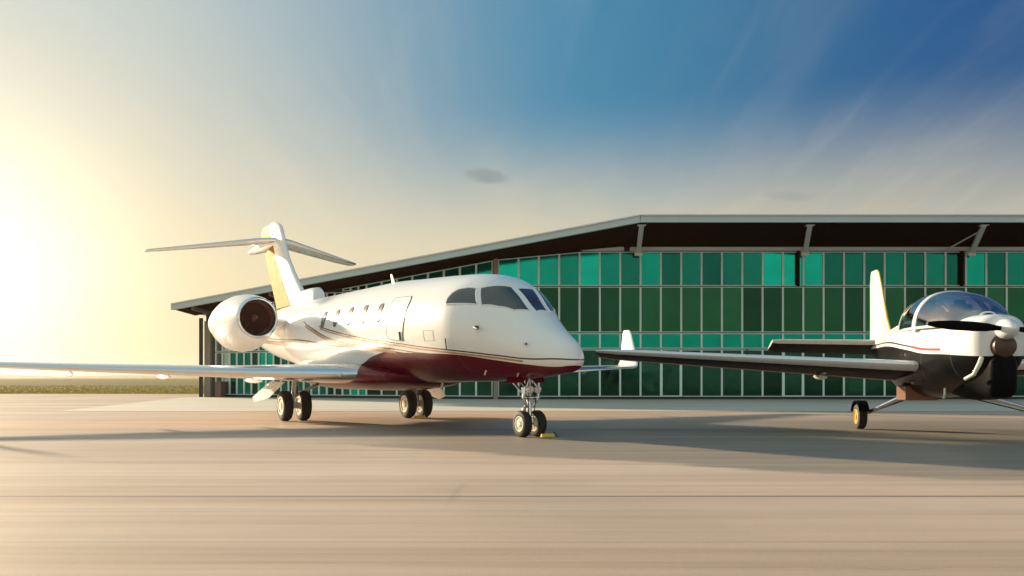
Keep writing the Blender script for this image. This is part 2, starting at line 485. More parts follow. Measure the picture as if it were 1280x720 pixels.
SC.view_settings.view_transform = 'Standard'; SC.view_settings.look = 'None'
SC.view_settings.exposure = EXPO; SC.view_settings.gamma = 1
# ------------------------------------------------------------------ ground
def ground_mat():
    m = bpy.data.materials.new('apron_concrete'); m.use_nodes = True
    t = NT(m.node_tree); b = t.n['Principled BSDF']
    p = t.new('ShaderNodeNewGeometry').outputs['Position']
    x, y, z = t.sep(p)[:3]
    # broom and tyre streaks run along the stand, parallel to the building
    a = t.noise(t.mapping(p, (.05, 1.1, 1)), 1.0, 7, .62, .15)
    a2 = t.noise(t.mapping(p, (.12, 5.0, 1)), 1.0, 6, .65, .1)
    c = t.noise(p, .22, 5, .6)
    f = t.noise(p, 22, 6, .7)
    base = t.ramp(a, [(.3, c4(.38, .26, .185)), (.45, c4(.52, .375, .28)), (.58, c4(.60, .445, .345)), (.75, c4(.69, .54, .43))])
    base = t.mix(t.math('MULTIPLY', t.smooth(a2, .45, .75), .50), base, c4(.28, .21, .155))
    base = t.mix(t.math('MULTIPLY', t.smooth(a2, .55, .30), .45), base, c4(.56, .44, .33))
    base = t.mix(t.math('MULTIPLY', t.smooth(c, .35, .65), .38), base, c4(.33, .26, .19))
    base = t.mix(t.math('MULTIPLY', t.smooth(f, .5, .8), .18), base, c4(.20, .16, .13))
    # hairline cracks, tyre scrubs
    vo = t.new('ShaderNodeTexVoronoi', feature='DISTANCE_TO_EDGE'); t.put(vo.inputs['Vector'], t.vmath('ADD', t.mapping(p, (.16, .30, 1)), t.comb(t.math('MULTIPLY', f, .05), t.math('MULTIPLY', c, .5), 0))); vo.inputs['Scale'].default_value = 1.0
    crk = t.math('MULTIPLY', t.math('SUBTRACT', 1, t.smooth(vo.outputs['Distance'], .001, .006)), t.smooth(c, .48, .62))
    base = t.mix(t.math('MULTIPLY', crk, .35), base, c4(.14, .11, .09))
    ty = t.noise(t.mapping(p, (.02, .55, 1), (0, 0, R(1.5))), 1.0, 4, .55, .2)
    base = t.mix(t.math('MULTIPLY', t.smooth(ty, .50, .68), .30), base, c4(.36, .29, .24))
    base = t.mix(t.math('MULTIPLY', t.smooth(ty, .46, .30), .30), base, c4(.72, .58, .49))
    # darker, greyer patch in front of the nose wheel
    wob = t.math('MULTIPLY', t.math('SUBTRACT', t.noise(t.mapping(p, (.25, 1, 1)), .8, 4, .6), .5), 1.6)
    yy = t.math('ADD', y, wob)
    e1 = t.math('ADD', t.math('MULTIPLY', x, -.70), t.math('ADD', 0, 11.9))     # slanting right-hand edge
    near = t.math('MAXIMUM', 8.9, t.math('MINIMUM', e1, 13.6))
    m1 = t.smooth(t.math('SUBTRACT', yy, near), -.12, .25)
    m2 = t.math('SUBTRACT', 1, t.smooth(yy, 19.5, 25))
    m3 = t.smooth(t.math('ADD', x, t.math('MULTIPLY', wob, 1.5)), -5.5, -1.0)
    mk = t.math('MULTIPLY', t.math('MULTIPLY', m1, m2), m3)
    grey_patch = t.ramp(a2, [(.35, c4(.13, .105, .08)), (.55, c4(.21, .18, .145)), (.7, c4(.32, .29, .24))])
    base = t.mix(t.math('MULTIPLY', mk, .75), base, grey_patch)
    # sealed expansion joints
    def joint(yj, w, k):
        dd = t.math('ABSOLUTE', t.math('SUBTRACT', t.math('ADD', y, t.math('MULTIPLY', t.math('SUBTRACT', c, .5), .06)), yj))
        return t.math('MULTIPLY', t.math('SUBTRACT', 1, t.smooth(dd, w*.4, w)), k)
    for yj, w, k in ((7.75, .05, .75), (5.6, .02, .35), (12.6, .05, .4), (17.6, .06, .5), (22.5, .07, .5), (4.2, .015, .25)):
        base = t.mix(joint(yj, w, k), base, c4(.10, .08, .065))
    xj = t.math('ABSOLUTE', t.math('SUBTRACT', t.math('FRACT', t.math('DIVIDE', t.math('ADD', x, 101.3), 6.2)), .5))
    # oil spots
    v = t.new('ShaderNodeTexVoronoi'); t.put(v.inputs['Vector'], p); v.inputs['Scale'].default_value = .55
    sp = t.math('MULTIPLY', t.math('SUBTRACT', 1, t.smooth(t.math('ADD', v.outputs['Distance'], t.math('MULTIPLY', t.math('SUBTRACT', f, .5), .12)), .03, .16)), t.smooth(c, .42, .6))
    base = t.mix(t.math('MULTIPLY', sp, .12), base, c4(.12, .095, .08))
    t.put(b.inputs['Base Color'], base)
    t.put(b.inputs['Roughness'], t.math('MULTIPLY_ADD', a, -.25, .72))
    b.inputs['Specular IOR Level'].default_value = .5
    bn = t.new('ShaderNodeBump'); bn.inputs['Distance'].default_value = .003; bn.inputs['Strength'].default_value = .6
    t.put(bn.inputs['Height'], t.math('ADD', f, t.math('MULTIPLY', a2, .6))); t.put(b.inputs['Normal'], bn.outputs[0])
    return m

def sheet(name, pts, z, m, h=None):
    mb = MB(); mb.add([(x, y, z) for x, y in pts], [tuple(range(len(pts)))])
    o = mb.build(name, m, smooth=False); o['kind'] = 'structure'; return o
sheet('ground', [(-2500, -300), (2500, -300), (2500, 3500), (-2500, 3500)], 0, ground_mat())

def strip_mat():
    m = bpy.data.materials.new('pale_concrete'); m.use_nodes = True
    t = NT(m.node_tree); b = t.n['Principled BSDF']
    p = t.new('ShaderNodeNewGeometry').outputs['Position']
    a = t.noise(t.mapping(p, (.08, .7, 1)), 1.2, 6, .6)
    f = t.noise(p, 9, 5, .7)
    col = t.ramp(a, [(.3, c4(.50, .45, .38)), (.6, c4(.60, .55, .47)), (.8, c4(.66, .61, .53))])
    col = t.mix(t.math('MULTIPLY', t.smooth(f, .5, .8), .15), col, c4(.3, .26, .22))
    t.put(b.inputs['Base Color'], col); b.inputs['Roughness'].default_value = .8
    return m
sheet('pavement', [(-13.5, 27.3), (80, 27.3), (80, 42.3), (-1.0, 42.3), (-15.6, 47.6), (-16.5, 46.0)], .004, strip_mat())

def grass_mat():
    m = bpy.data.materials.new('field_grass'); m.use_nodes = True
    t = NT(m.node_tree); b = t.n['Principled BSDF']
    p = t.new('ShaderNodeNewGeometry').outputs['Position']
    a = t.noise(p, .06, 6, .6); f = t.noise(p, 1.5, 6, .7)
    col = t.ramp(a, [(.3, c4(.17, .155, .02)), (.55, c4(.23, .20, .03)), (.75, c4(.29, .24, .04))])
    col = t.mix(t.math('MULTIPLY', f, .4), col, c4(.17, .16, .02))
    t.put(b.inputs['Base Color'], col); b.inputs['Roughness'].default_value = .9
    tr = t.new('ShaderNodeBsdfTranslucent'); t.put(tr.inputs[0], col)
    mx = t.new('ShaderNodeMixShader'); mx.inputs[0].default_value = .45
    t.l.new(b.outputs[0], mx.inputs[1]); t.l.new(tr.outputs[0], mx.inputs[2]); t.l.new(mx.outputs[0], t.n['Material Output'].inputs[0])
    return m
GM = grass_mat()
random.seed(3)
edge = [(-2200, 66)] + [(-90+i*4.0, 60-1.5*i*.18+random.uniform(-.5, .5)) for i in range(19)] + [(-17.2, 56.5), (-17.0, 75)]
sheet('grass_field', edge + [(30, 78), (2200, 90), (2200, 3400), (-2200, 3400)], .006, GM)
mb = MB()
for i in range(9000):
    q = random.random()
    Y = 57 + 60*q**1.6; X = random.uniform(-Y*.62, -17.5-max(0, 0))
    lim = 60 + (X+17)*.05
    if Y < 57.5 + max(0, (-17-X))*.045: continue
    h = random.uniform(.03, .075); w = random.uniform(.05, .16); a = random.uniform(0, 3.14)
    cx, sx = math.cos(a)*w, math.sin(a)*w; lx, ly = random.uniform(-.1, .1), random.uniform(-.1, .1)
    mb.add([(X-cx, Y-sx, 0), (X+cx, Y+sx, 0), (X+lx, Y+ly, h)], [(0, 1, 2)])
g_ = mb.build('grass', GM, smooth=False); g_['kind'] = 'stuff'

# distant low rise behind the field
mb = MB()
random.seed(12)
def rise(x): return 9+5*math.sin(x*.004+1)+4*math.sin(x*.011+2)+2*math.sin(x*.031)
vs = []; fs = []; N = 160
for i in range(N+1):
    x = -2400+4800*i/N; h = rise(x)
    vs += [(x, 1500, -.2), (x, 1620, h*.7), (x, 1800, h), (x, 2100, -.2)]
for i in range(N):
    for k in range(3): a = i*4+k; fs.append((a, a+4, a+5, a+1))
mb.add(vs, fs); hl = mb.build('hills', mat('far_scrub', (.10, .09, .04), .9, vscale=.01, var=.3)); hl['kind'] = 'structure'

# ------------------------------------------------------------------ hangar building
BL = (0, 42.6, 0)
bld = root('hangar_building', BL, 0, 'long low hangar with green glass front and brown sloping overhanging roof', 'building')
def bb(mb, name, m, parent=bld, **kw): return mb.build(name, m, parent, off=BL, **kw)
P1 = Vector((-.75, 42.6, 0)); P2 = Vector((-16.0, 48.0, 0)); XR = 36.0
def eave_z(x): return 7.42 if x > 5.3 else 7.42-.1416*(5.3-x)
def eave_y(x): return 38.0 if x > 5.3 else 38.0+(5.3-x)*7/21.9
def wall_y(x): return 42.6 if x > -.75 else 42.6+(-.75-x)*5.4/15.25
def sof_z(x): return eave_z(x)-.42 if x > 5.3 else eave_z(x)-.42+.32*min(1, (5.3-x)/6.3)
# walls: backing wall just behind the glass, side and back
mb = MB()
xs = [-16.0, -12, -8, -4, -.75, 2, 5.3, 20, XR]
fr = [(x, wall_y(x)+.12) for x in xs]
vs = [(x, y, 0) for x, y in fr]+[(x, y, sof_z(x)+.1) for x, y in fr]
n = len(xs); fs = [(i, i+1, n+i+1, n+i) for i in range(n-1)]
vs += [(-16.0, 78, 0), (-16.0, 78, sof_z(-16)+.1), (XR, 78, 0), (XR, 78, sof_z(XR)+.1)]
fs += [(0, n, 2*n+1, 2*n), (n-1, 2*n+2, 2*n+3, 2*n-1), (2*n, 2*n+1, 2*n+3, 2*n+2)]
mb.add(vs, fs); bb(mb, 'wall', mat('dark_inner_wall', (.02, .028, .025), .7), smooth=False)
# roof slab
mb = MB()
rx = [-16.6, -11, -5, 0, 5.3, 20, XR+2]
def roofring(x, dz):
    y0 = eave_y(x); z = eave_z(x)
    return [(x, y0+.16, z+.02+dz), (x, 60, z+.9+dz), (x, 80, z+.5+dz)]
vs = []; 
for x in rx:
    a = roofring(x, 0.0); vs += [(x, a[0][1], a[0][2]+.25), (x, 60, a[1][2]+.25), (x, 80, a[2][2]+.25), (x, 80, a[2][2]), (x, wall_y(x)+.5, sof_z(x)+.12), (x, wall_y(x), sof_z(x)+.04)]
fs = []
for i in range(len(rx)-1):
    for k in (0, 1, 2, 3, 4):
        a = i*6; b = a+6; fs.append((a+k, b+k, b+k+1, a+k+1))
mb.add(vs, fs+[(0, 1, 2, 3, 4, 5), tuple(6*(len(rx)-1)+k for k in (5, 4, 3, 2, 1, 0))])
bb(mb, 'roof', M['roof'], smooth=False)
# soffit boards
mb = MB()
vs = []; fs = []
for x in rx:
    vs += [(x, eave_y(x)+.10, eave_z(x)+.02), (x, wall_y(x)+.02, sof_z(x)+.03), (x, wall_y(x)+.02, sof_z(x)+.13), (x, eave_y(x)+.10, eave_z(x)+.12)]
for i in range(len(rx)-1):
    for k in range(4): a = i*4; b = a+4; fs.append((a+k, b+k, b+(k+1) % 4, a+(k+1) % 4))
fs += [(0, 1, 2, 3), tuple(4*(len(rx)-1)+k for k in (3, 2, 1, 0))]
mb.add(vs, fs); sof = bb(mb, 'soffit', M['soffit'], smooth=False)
# fascia: main band and thin drip trim on top
mb = MB(); mt = MB()
for a, b in zip(rx[:-1], rx[1:]):
    if True:
        pa = (a, eave_y(a), eave_z(a)+.12); pb = (b, eave_y(b), eave_z(b)+.12)
        mb.beam(pa, pb, .16, .26); 
        mt.beam((pa[0], pa[1]-.06, pa[2]+.16), (pb[0], pb[1]-.06, pb[2]+.16), .22, .05)
fa = bb(mb, 'fascia', M['fascia'], smooth=False); bb(mt, 'fascia_trim', M['gutter'], fa, smooth=False)
# left gable fascia
mb = MB(); mb.beam((-16.62, 45.0, eave_z(-16.6)+.13), (-16.62, 60, eave_z(-16.6)+1.03), .14, .28)
mb.beam((-16.62, 60, eave_z(-16.6)+1.03), (-16.62, 80, eave_z(-16.6)+.63), .14, .28); bb(mb, 'gable_fascia', M['fascia'], smooth=False)
# pale beam at the head of the glass
mb = MB()
mb.beam((-.3, 42.45, 6.93), (5.15, 42.45, 6.93), .28, .16); mb.beam((5.45, 42.45, 6.93), (XR, 42.45, 6.93), .28, .16)
bb(mb, 'head_beam', M['gutter'], smooth=False)
# rafters under the soffit on the left (seen from below)
for x in (-15.6, -13.6, -11.5):
    mb = MB(); mb.beam((x, eave_y(x)+.25, eave_z(x)-.07), (x, wall_y(x)-.1, sof_z(x)-.04), .12, .16); bb(mb, 'rafter', M['wallb'], smooth=False)
# struts
def strut(x, xo, tie=False):
    mb = MB(); mb.beam((x, 42.2, 6.78), (x+xo, 38.6, eave_z(x)+.0), .20, .16)
    mb.box((x, 42.25, 6.76), (.34, .12, .34)); mb.box((x+xo, 38.62, eave_z(x)-.02), (.34, .3, .05))
    if tie: mb.beam((x-1.2, 42.25, 6.85), (x+xo*.75, 39.5, eave_z(x)-.12), .05, .05)
    bb(mb, 'strut', M['strut'], smooth=False)
strut(5.8, -.36); strut(13.45, -.95); strut(21.1, -1.3, True); strut(29.5, -2.4, True)
# dark uprights standing in for the struts' reflections in the upper glass
for x in (13.2, 20.75): 
    mb = MB(); mb.beam((x, 42.50, 5.22), (x, 42.50, 6.84), .26, .12, up=(1, 0, 0)); bb(mb, 'column_or_reflection', M['soffit'], smooth=False)
mb = MB(); mb.beam((-.75, 42.42, .0), (-.75, 42.42, 6.5), .26, .2, up=(1, 0, 0)); bb(mb, 'column_or_reflection', M['post'], smooth=False)
# plinth and sill
mb = MB(); mb.beam((-.75, 42.52, .06), (XR, 42.52, .06), .10, .12); mb.beam((-16, 47.92, .06), (-.8, 42.55, .06), .10, .12); bb(mb, 'plinth', M['dark'], smooth=False)
# left corner post and brown pier
mb = MB(); mb.beam((-15.95, 47.2, 0), (-15.95, 47.2, 4.05), .16, .16, up=(1, 0, 0)); bb(mb, 'corner_post', M['dark'], smooth=False)
mb = MB(); mb.beam((-15.65, 47.4, 0), (-15.65, 47.4, 3.9), .30, .30, up=(1, 0, 0)); bb(mb, 'corner_post', M['post'], smooth=False)
mb = MB(); mb.beam((-14.95, 47.15, 0), (-14.95, 47.15, .80), .80, .3, up=(1, 0, 0)); bb(mb, 'pier', M['wallb'], smooth=False)
# ---- curtain wall: every cell of glass a window with its own frame
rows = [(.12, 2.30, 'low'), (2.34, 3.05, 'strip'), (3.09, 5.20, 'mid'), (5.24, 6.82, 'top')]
cols = []
x = -.62; 
while x < XR-.5: cols.append((x, x+.90, 0)); x += .94
L = (P2-P1).length; ex = (P2-P1).normalized()
q = .15
while q < 6.6: cols.append((q, q+.78, 1)); q += .82
while q < L-.9: cols.append((q, q+.40, 2)); q += .44
cells = []
bright_top = {13: 1, 1: 1, 0: 1, 2: 1, 3: 1, 4: 1, 5: 1, 7: 1, 14: .6, 15: 1, 23: 1}
for ci, (a, b, kind) in enumerate(cols):
    for ri, (z0, z1, rn) in enumerate(rows):
        if kind == 0:
            pa, pb = Vector((a, 42.56, 0)), Vector((b, 42.56, 0)); ta = tb = z1
            if a < 5.3: ta = min(z1, sof_z(a)); tb = min(z1, sof_z(b))
        else:
            n_ = Vector((-ex.y, ex.x, 0)); n_ = n_ if n_.y < 0 else -n_
            pb, pa = P1+ex*a+n_*.04, P1+ex*b+n_*.04
            ta = min(z1, sof_z(pa.x)-.02); tb = min(z1, sof_z(pb.x)-.02)
        if min(ta, tb)-z0 < .12: continue
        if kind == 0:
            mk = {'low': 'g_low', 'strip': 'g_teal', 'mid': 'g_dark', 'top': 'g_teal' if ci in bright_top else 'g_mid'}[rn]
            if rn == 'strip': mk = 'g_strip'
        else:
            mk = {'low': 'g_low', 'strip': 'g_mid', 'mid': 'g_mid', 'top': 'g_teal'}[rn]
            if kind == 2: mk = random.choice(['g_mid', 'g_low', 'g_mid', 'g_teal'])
            if kind == 2 and a > L-1.9: mk = 'g_pale'
        size = (b-a)*(min(ta, tb)-z0)/pa.y**2*(1 if pa.x/pa.y < .58 else .01)
        door = rn == 'low' and kind == 0 and ci in (8, 14)
        cells.append((size, pa, pb, z0, ta, tb, mk, door, kind))
def cell_geo(c):
    _, pa, pb, z0, ta, tb, mk, door, kind = c
    e = (pb-pa).normalized(); n_ = Vector((e.y, -e.x, 0))
    if n_.y > 0: n_ = -n_
    g = MB()
    i0 = pa+e*.015; i1 = pb-e*.015
    j = [n_*random.uniform(-.006, .006) for _ in range(4)]
    vs = [i0+j[0]+Vector((0, 0, z0+.015)), i1+j[1]+Vector((0, 0, z0+.015)), i1+j[2]+Vector((0, 0, tb-.015)), i0+j[3]+Vector((0, 0, ta-.015))]
    g.add(vs+[v-n_*.02 for v in vs], [(0, 1, 2, 3), (4, 7, 6, 5), (0, 4, 5, 1), (1, 5, 6, 2), (2, 6, 7, 3), (3, 7, 4, 0)])
    f = MB(); w = .045 if not door else .11; pr = .05 if not door else .07
    if kind == 2: w = .05
    o = n_*(pr/2+.003)
    f.beam(pa+o+Vector((0, 0, z0)), pa+o+Vector((0, 0, ta)), w, pr, up=n_)
    f.beam(pb+o*1.06+Vector((0, 0, z0)), pb+o*1.06+Vector((0, 0, tb)), w, pr, up=n_)
    f.beam(pa+o*.9+e*.02+Vector((0, 0, z0+.02)), pb+o*.9-e*.02+Vector((0, 0, z0+.02)), pr*.8, .035 if not door else .07)
    f.beam(pa+o*.9+e*.02+Vector((0, 0, ta-.02)), pb+o*.9-e*.02+Vector((0, 0, tb-.02)), pr*.8, .035)
    return g, f
cells.sort(key=lambda c: -c[0])
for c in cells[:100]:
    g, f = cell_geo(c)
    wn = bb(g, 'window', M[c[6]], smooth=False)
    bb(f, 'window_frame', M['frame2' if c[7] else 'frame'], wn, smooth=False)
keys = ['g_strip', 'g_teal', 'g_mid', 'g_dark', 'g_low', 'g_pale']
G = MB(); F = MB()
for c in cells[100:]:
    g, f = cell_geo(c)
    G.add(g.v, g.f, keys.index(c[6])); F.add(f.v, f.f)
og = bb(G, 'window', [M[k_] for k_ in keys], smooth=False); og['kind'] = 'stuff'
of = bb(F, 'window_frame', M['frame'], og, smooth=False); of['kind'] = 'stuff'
# ------------------------------------------------------------------ shared aircraft pieces
def body_mesh(B, ns=90, nth=64, nose_pow=2.2):
    rings = []
    for i in range(ns+1):
        u = i/ns; s = B.s0+(B.s1-B.s0)*(u**nose_pow*.6+u*.4 if nose_pow > 1 else u)
        rings.append([B.P(s, 360*k/nth) for k in range(nth)])
    mb = MB(); mb.loft(rings); return mb

def patch(B, poly, off=.005, depth=5, rim=None):
    """window pane lying on a body: poly = [(s, theta)] ; returns pane MB and rim MB"""
    bm = bmesh.new()
    vs = [bm.verts.new((s, th/50.0, 0)) for s, th in poly]
    f = bm.faces.new(vs)
    bmesh.ops.triangulate(bm, faces=[f])
    for _ in range(depth-1):
        bmesh.ops.subdivide_edges(bm, edges=bm.edges[:], cuts=1, use_grid_fill=True)
        bmesh.ops.triangulate(bm, faces=bm.faces[:])
    for v in bm.verts: v.co = Vector(B.P(v.co.x, v.co.y*50.0, off))
    bm.verts.index_update()
    mb = MB(); mb.add([tuple(v.co) for v in bm.verts], [[v.index for v in f.verts] for f in bm.faces]); bm.free()
    path = []
    n = len(poly)
    for i in range(n):
        a, b = poly[i], poly[(i+1) % n]
        for k in range(6):
            u = k/6; path.append(B.P(a[0]+(b[0]-a[0])*u, a[1]+(b[1]-a[1])*u, off*.6))
    return mb, path

def foil(n=12, upper=True):
    out = []
    for i in range(n+1):
        x = .5*(1-math.cos(math.pi*i/n)); out.append(x)
    return out
def wing_mesh(st, n=12, vertical=False, lem=None, um=0, lm=0, camber=.015):
    """stations (span, xLE, z, chord, thick ratio, incidence deg); local x forward"""
    xs = [.5*(1-math.cos(math.pi*i/n)) for i in range(n+1)]
    def yt(x, t): return 5*t*(.2969*math.sqrt(x)-.1260*x-.3516*x*x+.2843*x**3-.1030*x**4)
    rings = []
    for (y, xl, z, c, t, inc) in st:
        ring = []; ci, si = math.cos(R(inc)), math.sin(R(inc))
        pts = [(x, yt(x, t)+camber*4*x*(1-x)) for x in reversed(xs)] + [(x, -yt(x, t)+camber*4*x*(1-x)) for x in xs[1:-1]]
        for x, h in pts:
            a = x*c; b = h*c
            dx = -(a*ci) ; dz = -a*si+b
            ring.append((xl+dx, y, z+dz) if not vertical else (xl-a, b, y))
        rings.append(ring)
    k = len(rings[0])
    def mf(i, a):
        xa = abs(a-n)   # distance from the leading edge point in ring index
        if lem is not None and xa <= 3 and not (a == n+3): return lem
        return um if a < n else lm
    mb = MB(); mb.loft(rings, mfun=mf if True else None); return mb

def wheel(parent, c, r, w, hubm, side=-1, name='wheel'):
    """tyre and hub about the local y axis"""
    t = MB(); h = w/2
    prof = [(-h*.80, r*.58), (-h, r*.66), (-h*1.02, r*.80), (-h*.86, r*.93), (-h*.5, r*.985), (-h*.15, r), (h*.15, r), (h*.5, r*.985), (h*.86, r*.93), (h*1.02, r*.80), (h, r*.66), (h*.80, r*.58)]
    t.lathe(prof, c, 'y', 40, caps=True)
    for k in (-.45, 0, .45):
        t.tube([(c[0]+(r+.001)*math.cos(a), c[1]+h*k, c[2]+(r+.001)*math.sin(a)) for a in [2*math.pi*i/40 for i in range(40)]], .0035, 4, closed=True, caps=False)
    ty = t.build('tyre', M['rubber'], parent)
    for sg in (-1, 1):
        u = MB()
        q = [(sg*h*.78, r*.585), (sg*h*.98, r*.60), (sg*h*.98, r*.53), (sg*h*.80, r*.48), (sg*h*.86, r*.26), (sg*h*1.05, r*.22), (sg*h*1.08, r*.10), (sg*h*1.08, .001)]
        u.lathe(q, c, 'y', 32)
        for i in range(8):
            a = 2*math.pi*i/8; u.lathe([(sg*h*.80, .012), (sg*h*.93, .012), (sg*h*.93, .001)], (c[0]+r*.37*math.cos(a), c[1], c[2]+r*.37*math.sin(a)), 'y', 8)
        u.build('wheel_hub', hubm, parent)

# ------------------------------------------------------------------ business jet
jet = root('business_jet', (JET_ORIGIN[0], JET_ORIGIN[1], 0), JET_ANG, 'large white twin-engine business jet with maroon belly, T-tail and gold stripes parked on the apron', 'jet')
fus = body_mesh(JET, 110, 72).build('fuselage', M['jet'], jet, angle=60)

def glazing(poly, name='window', m='darkwin', rim=.013, rimm='white', both=True, off=.006, B=JET, par=None):
    for sg in ((0, 1) if both else (0,)):
        pl = [(s, th if sg == 0 else 180-th) for s, th in poly]
        g, path = patch(B, pl, off)
        o = g.build(name, M[m], par or fus, angle=60)
        if rim:
            f = MB(); f.tube(path, rim, 6, closed=True, caps=False); f.build(name+'_frame', M[rimm], par or fus)
glazing([(1.19, 22), (1.21, 29), (1.17, 36), (1.08, 42), (.90, 46.5), (.72, 48.5), (.49, 30)], 'cockpit_window')
glazing([(.64, 50), (.42, 62), (.21, 73), (.17, 72), (-.05, 71), (-.33, 69), (-.15, 49), (.10, 39), (.40, 31)], 'cockpit_window')
glazing([(.14, 77.5), (.12, 90), (.14, 102.5), (-.16, 102.5), (-.38, 103), (-.37, 90), (-.38, 77), (-.16, 77.5)], 'windshield', both=False, rim=.009)
for i in range(5):
    s = 3.86+.80*i - .0
    r_ = []
    for k in range(14):
        a = 2*math.pi*k/14; ca, sa = math.cos(a), math.sin(a)
        r_.append((s+.10*math.copysign(abs(ca)**.6, ca), 17.5+10.5*math.copysign(abs(sa)**.6, sa)))
    glazing(r_, 'cabin_window', m='slit', rim=.009, rimm='line')
# access hatches
for hp in ([(1.5, -14), (1.5, -4), (1.85, -4), (1.85, -14)], [(10.0, 0), (10.0, 16), (10.7, 16), (10.7, 0)]):
    for sg in (0, 1):
        g, path = patch(JET, [(s, th if sg == 0 else 180-th) for s, th in hp], .002, 2)
        f = MB(); f.tube(path, .0022, 4, closed=True, caps=False); f.build('hatch_seam', M['line'], fus)
# door
dp = [(3.40, -6), (3.44, 14), (3.42, 28), (3.36, 34), (2.66, 34), (2.60, 28), (2.62, 10), (2.72, -13), (3.30, -11)]
g, path = patch(JET, dp, .008)
dr = g.build('door', M['jet'], fus, angle=60)
f = MB(); f.tube(path, .009, 5, closed=True, caps=False); f.build('door_seal', M['line'], fus)
f = MB(); p0 = JET.P(2.80, -4, .015); p1 = JET.P(2.80, -12, .015); f.tube([p0, p1], .022, 8); f.build('door_handle', M['line'], fus)
# probes, aerials, small lights
f = MB()
a = Vector(JET.P(.36, 7, 0)); 
f.tube([a, a+Vector((.0, -.06, 0)), a+Vector((.10, -.10, -.02)), a+Vector((.18, -.10, -.03))], [.035, .03, .018, .006], 8); f.build('pitot_probe', M['line'], fus)
f = MB(); a = Vector(JET.P(-.62, 14, 0)); f.tube([a, a+Vector((0, -.04, 0)), a+Vector((.07, -.06, -.01))], [.02, .015, .004], 8); f.build('pitot_probe', M['line'], fus)
f = MB(); a = Vector(JET.P(1.15, -17, 0)); f.beam(a+Vector((.05, -.01, -.10)), a+Vector((.10, -.06, .09)), .012, .03); f.build('static_vane', M['line'], fus)
for s, th, h, nm, mm, k in ((5.55, 90, .26, 'blade_aerial', 'white', 1), (.55, -52, .10, 'belly_light', 'pink', -1), (-.15, -58, .08, 'belly_light', 'pink', -1), (3.2, 270, .16, 'blade_aerial', 'white', -1)):
    a = Vector(JET.P(s, th, -.02)); f = MB()
    st = []
    for u, c, w in ((0, .20, .035), (.7, .13, .022), (1, .08, .012)):
        z = a.z+k*h*u; x = a.x-.16*u*(h/.26)
        st.append([(x+c*.5*h/.26, a.y, z), (x+c*.1, a.y+w*.5, z), (x-c*.5*h/.26, a.y, z), (x+c*.1, a.y-w*.5, z)])
    f.loft(st); f.build(nm, M[mm], fus)
# ram-air scoop at the fin foot
f = MB()
rr = []
for s, w, z1 in ((10.35, .17, 3.34), (10.42, .19, 3.40), (10.9, .19, 3.42), (11.6, .14, 3.42), (12.4, .08, 3.3)):
    rr.append([(-s, w*math.cos(a_)*(1 if math.sin(a_) > 0 else 1), 2.95+(z1-2.95)*max(0, math.sin(a_))**.6) for a_ in [math.pi*k/10 for k in range(11)]] + [(-s, -w, 2.9), (-s, w, 2.9)])
f.loft(rr); f.build('air_scoop', M['white'], fus)
# belly fairing
FAIR = Body([(3.3, 1.05, .98, .30, 1.02), (3.6, 1.14, .86, .75, 1.02), (4.3, 1.26, .76, 1.0, 1.04), (5.2, 1.34, .72, 1.16, 1.04), (7.5, 1.36, .72, 1.20, 1.06), (8.8, 1.34, .80, 1.14, 1.10), (9.8, 1.32, .98, .92, 1.16), (10.6, 1.30, 1.18, .5, 1.24)], 2.4)
body_mesh(FAIR, 40, 48, 1).build('wing_fairing', M['jet'], jet, angle=60)

# wings
for sg, nm in ((-1, 'r'), (1, 'l')):
    st = [(0.9, -4.80, 1.07, 4.3, .105, 1.5), (1.25, -4.95, 1.07, 4.0, .105, 1.5), (3.3, -6.10, 1.11, 2.75, .095, 1.0), (6.0, -7.40, 1.19, 2.1, .09, 0), (9.35, -8.98, 1.31, 1.25, .085, -1), (9.80, -9.20, 1.33, 1.12, .08, -1)]
    st = [(sg*a[0],)+a[1:] for a in st]
    w = wing_mesh(st, 14, lem=1).build('wing', [M['white'], M['chrome']], jet, angle=40)
    # winglet
    rings = []
    for (y, z, xl, c, tk) in ((9.78, 1.33, -9.18, 1.12, .08), (9.92, 1.38, -9.28, 1.02, .08), (10.02, 1.55, -9.42, .86, .08), (10.08, 1.85, -9.60, .70, .08), (10.18, 2.38, -9.92, .44, .08), (10.21, 2.52, -10.05, .28, .08)):
        n = 10; xs = [.5*(1-math.cos(math.pi*i/n)) for i in range(n+1)]
        yt = lambda x: 5*tk*(.2969*math.sqrt(x)-.1260*x-.3516*x*x+.2843*x**3-.1030*x**4)
        blend = min(1, max(0, (z-1.33)/.15)); nx = Vector((0, -blend, 1-blend*.95)).normalized()
        ring = [Vector((xl-x*c, y, z))+nx*(yt(x)*c) for x in reversed(xs)]+[Vector((xl-x*c, y, z))-nx*(yt(x)*c) for x in xs[1:-1]]
        rings.append([(p.x, sg*p.y, p.z) for p in ring])
    f = MB(); f.loft(rings); f.build('winglet', M['white'], w, angle=40)
    # flap-track canoes
    for yy, xx, zz in ((2.25, -8.45, 1.03), (4.2, -8.8, 1.12), (6.1, -9.25, 1.18)):
        f = MB(); f.lathe([(.6, .01), (.45, .03), (.1, .05), (-.3, .05), (-.7, .03), (-.85, .008)], (xx, sg*yy, zz-.10), 'x', 14, sz=lambda x, w_: 1.3); f.build('flap_fairing', M['white'], w)
    f = MB(); f.tube([(-9.2, sg*8.05, 1.27), (-9.5, sg*8.05, 1.15), (-9.62, sg*8.05, 1.12)], [.012, .01, .004], 6); f.build('static_wick', M['line'], w)
    # stall fence near the root: landing light lens
    f = MB(); f.lathe([(.0, .001), (-.02, .035), (-.08, .05), (-.2, .05)], (-5.03, sg*1.42, 1.06), 'x', 16); f.build('landing_light', M['lamp'], w)

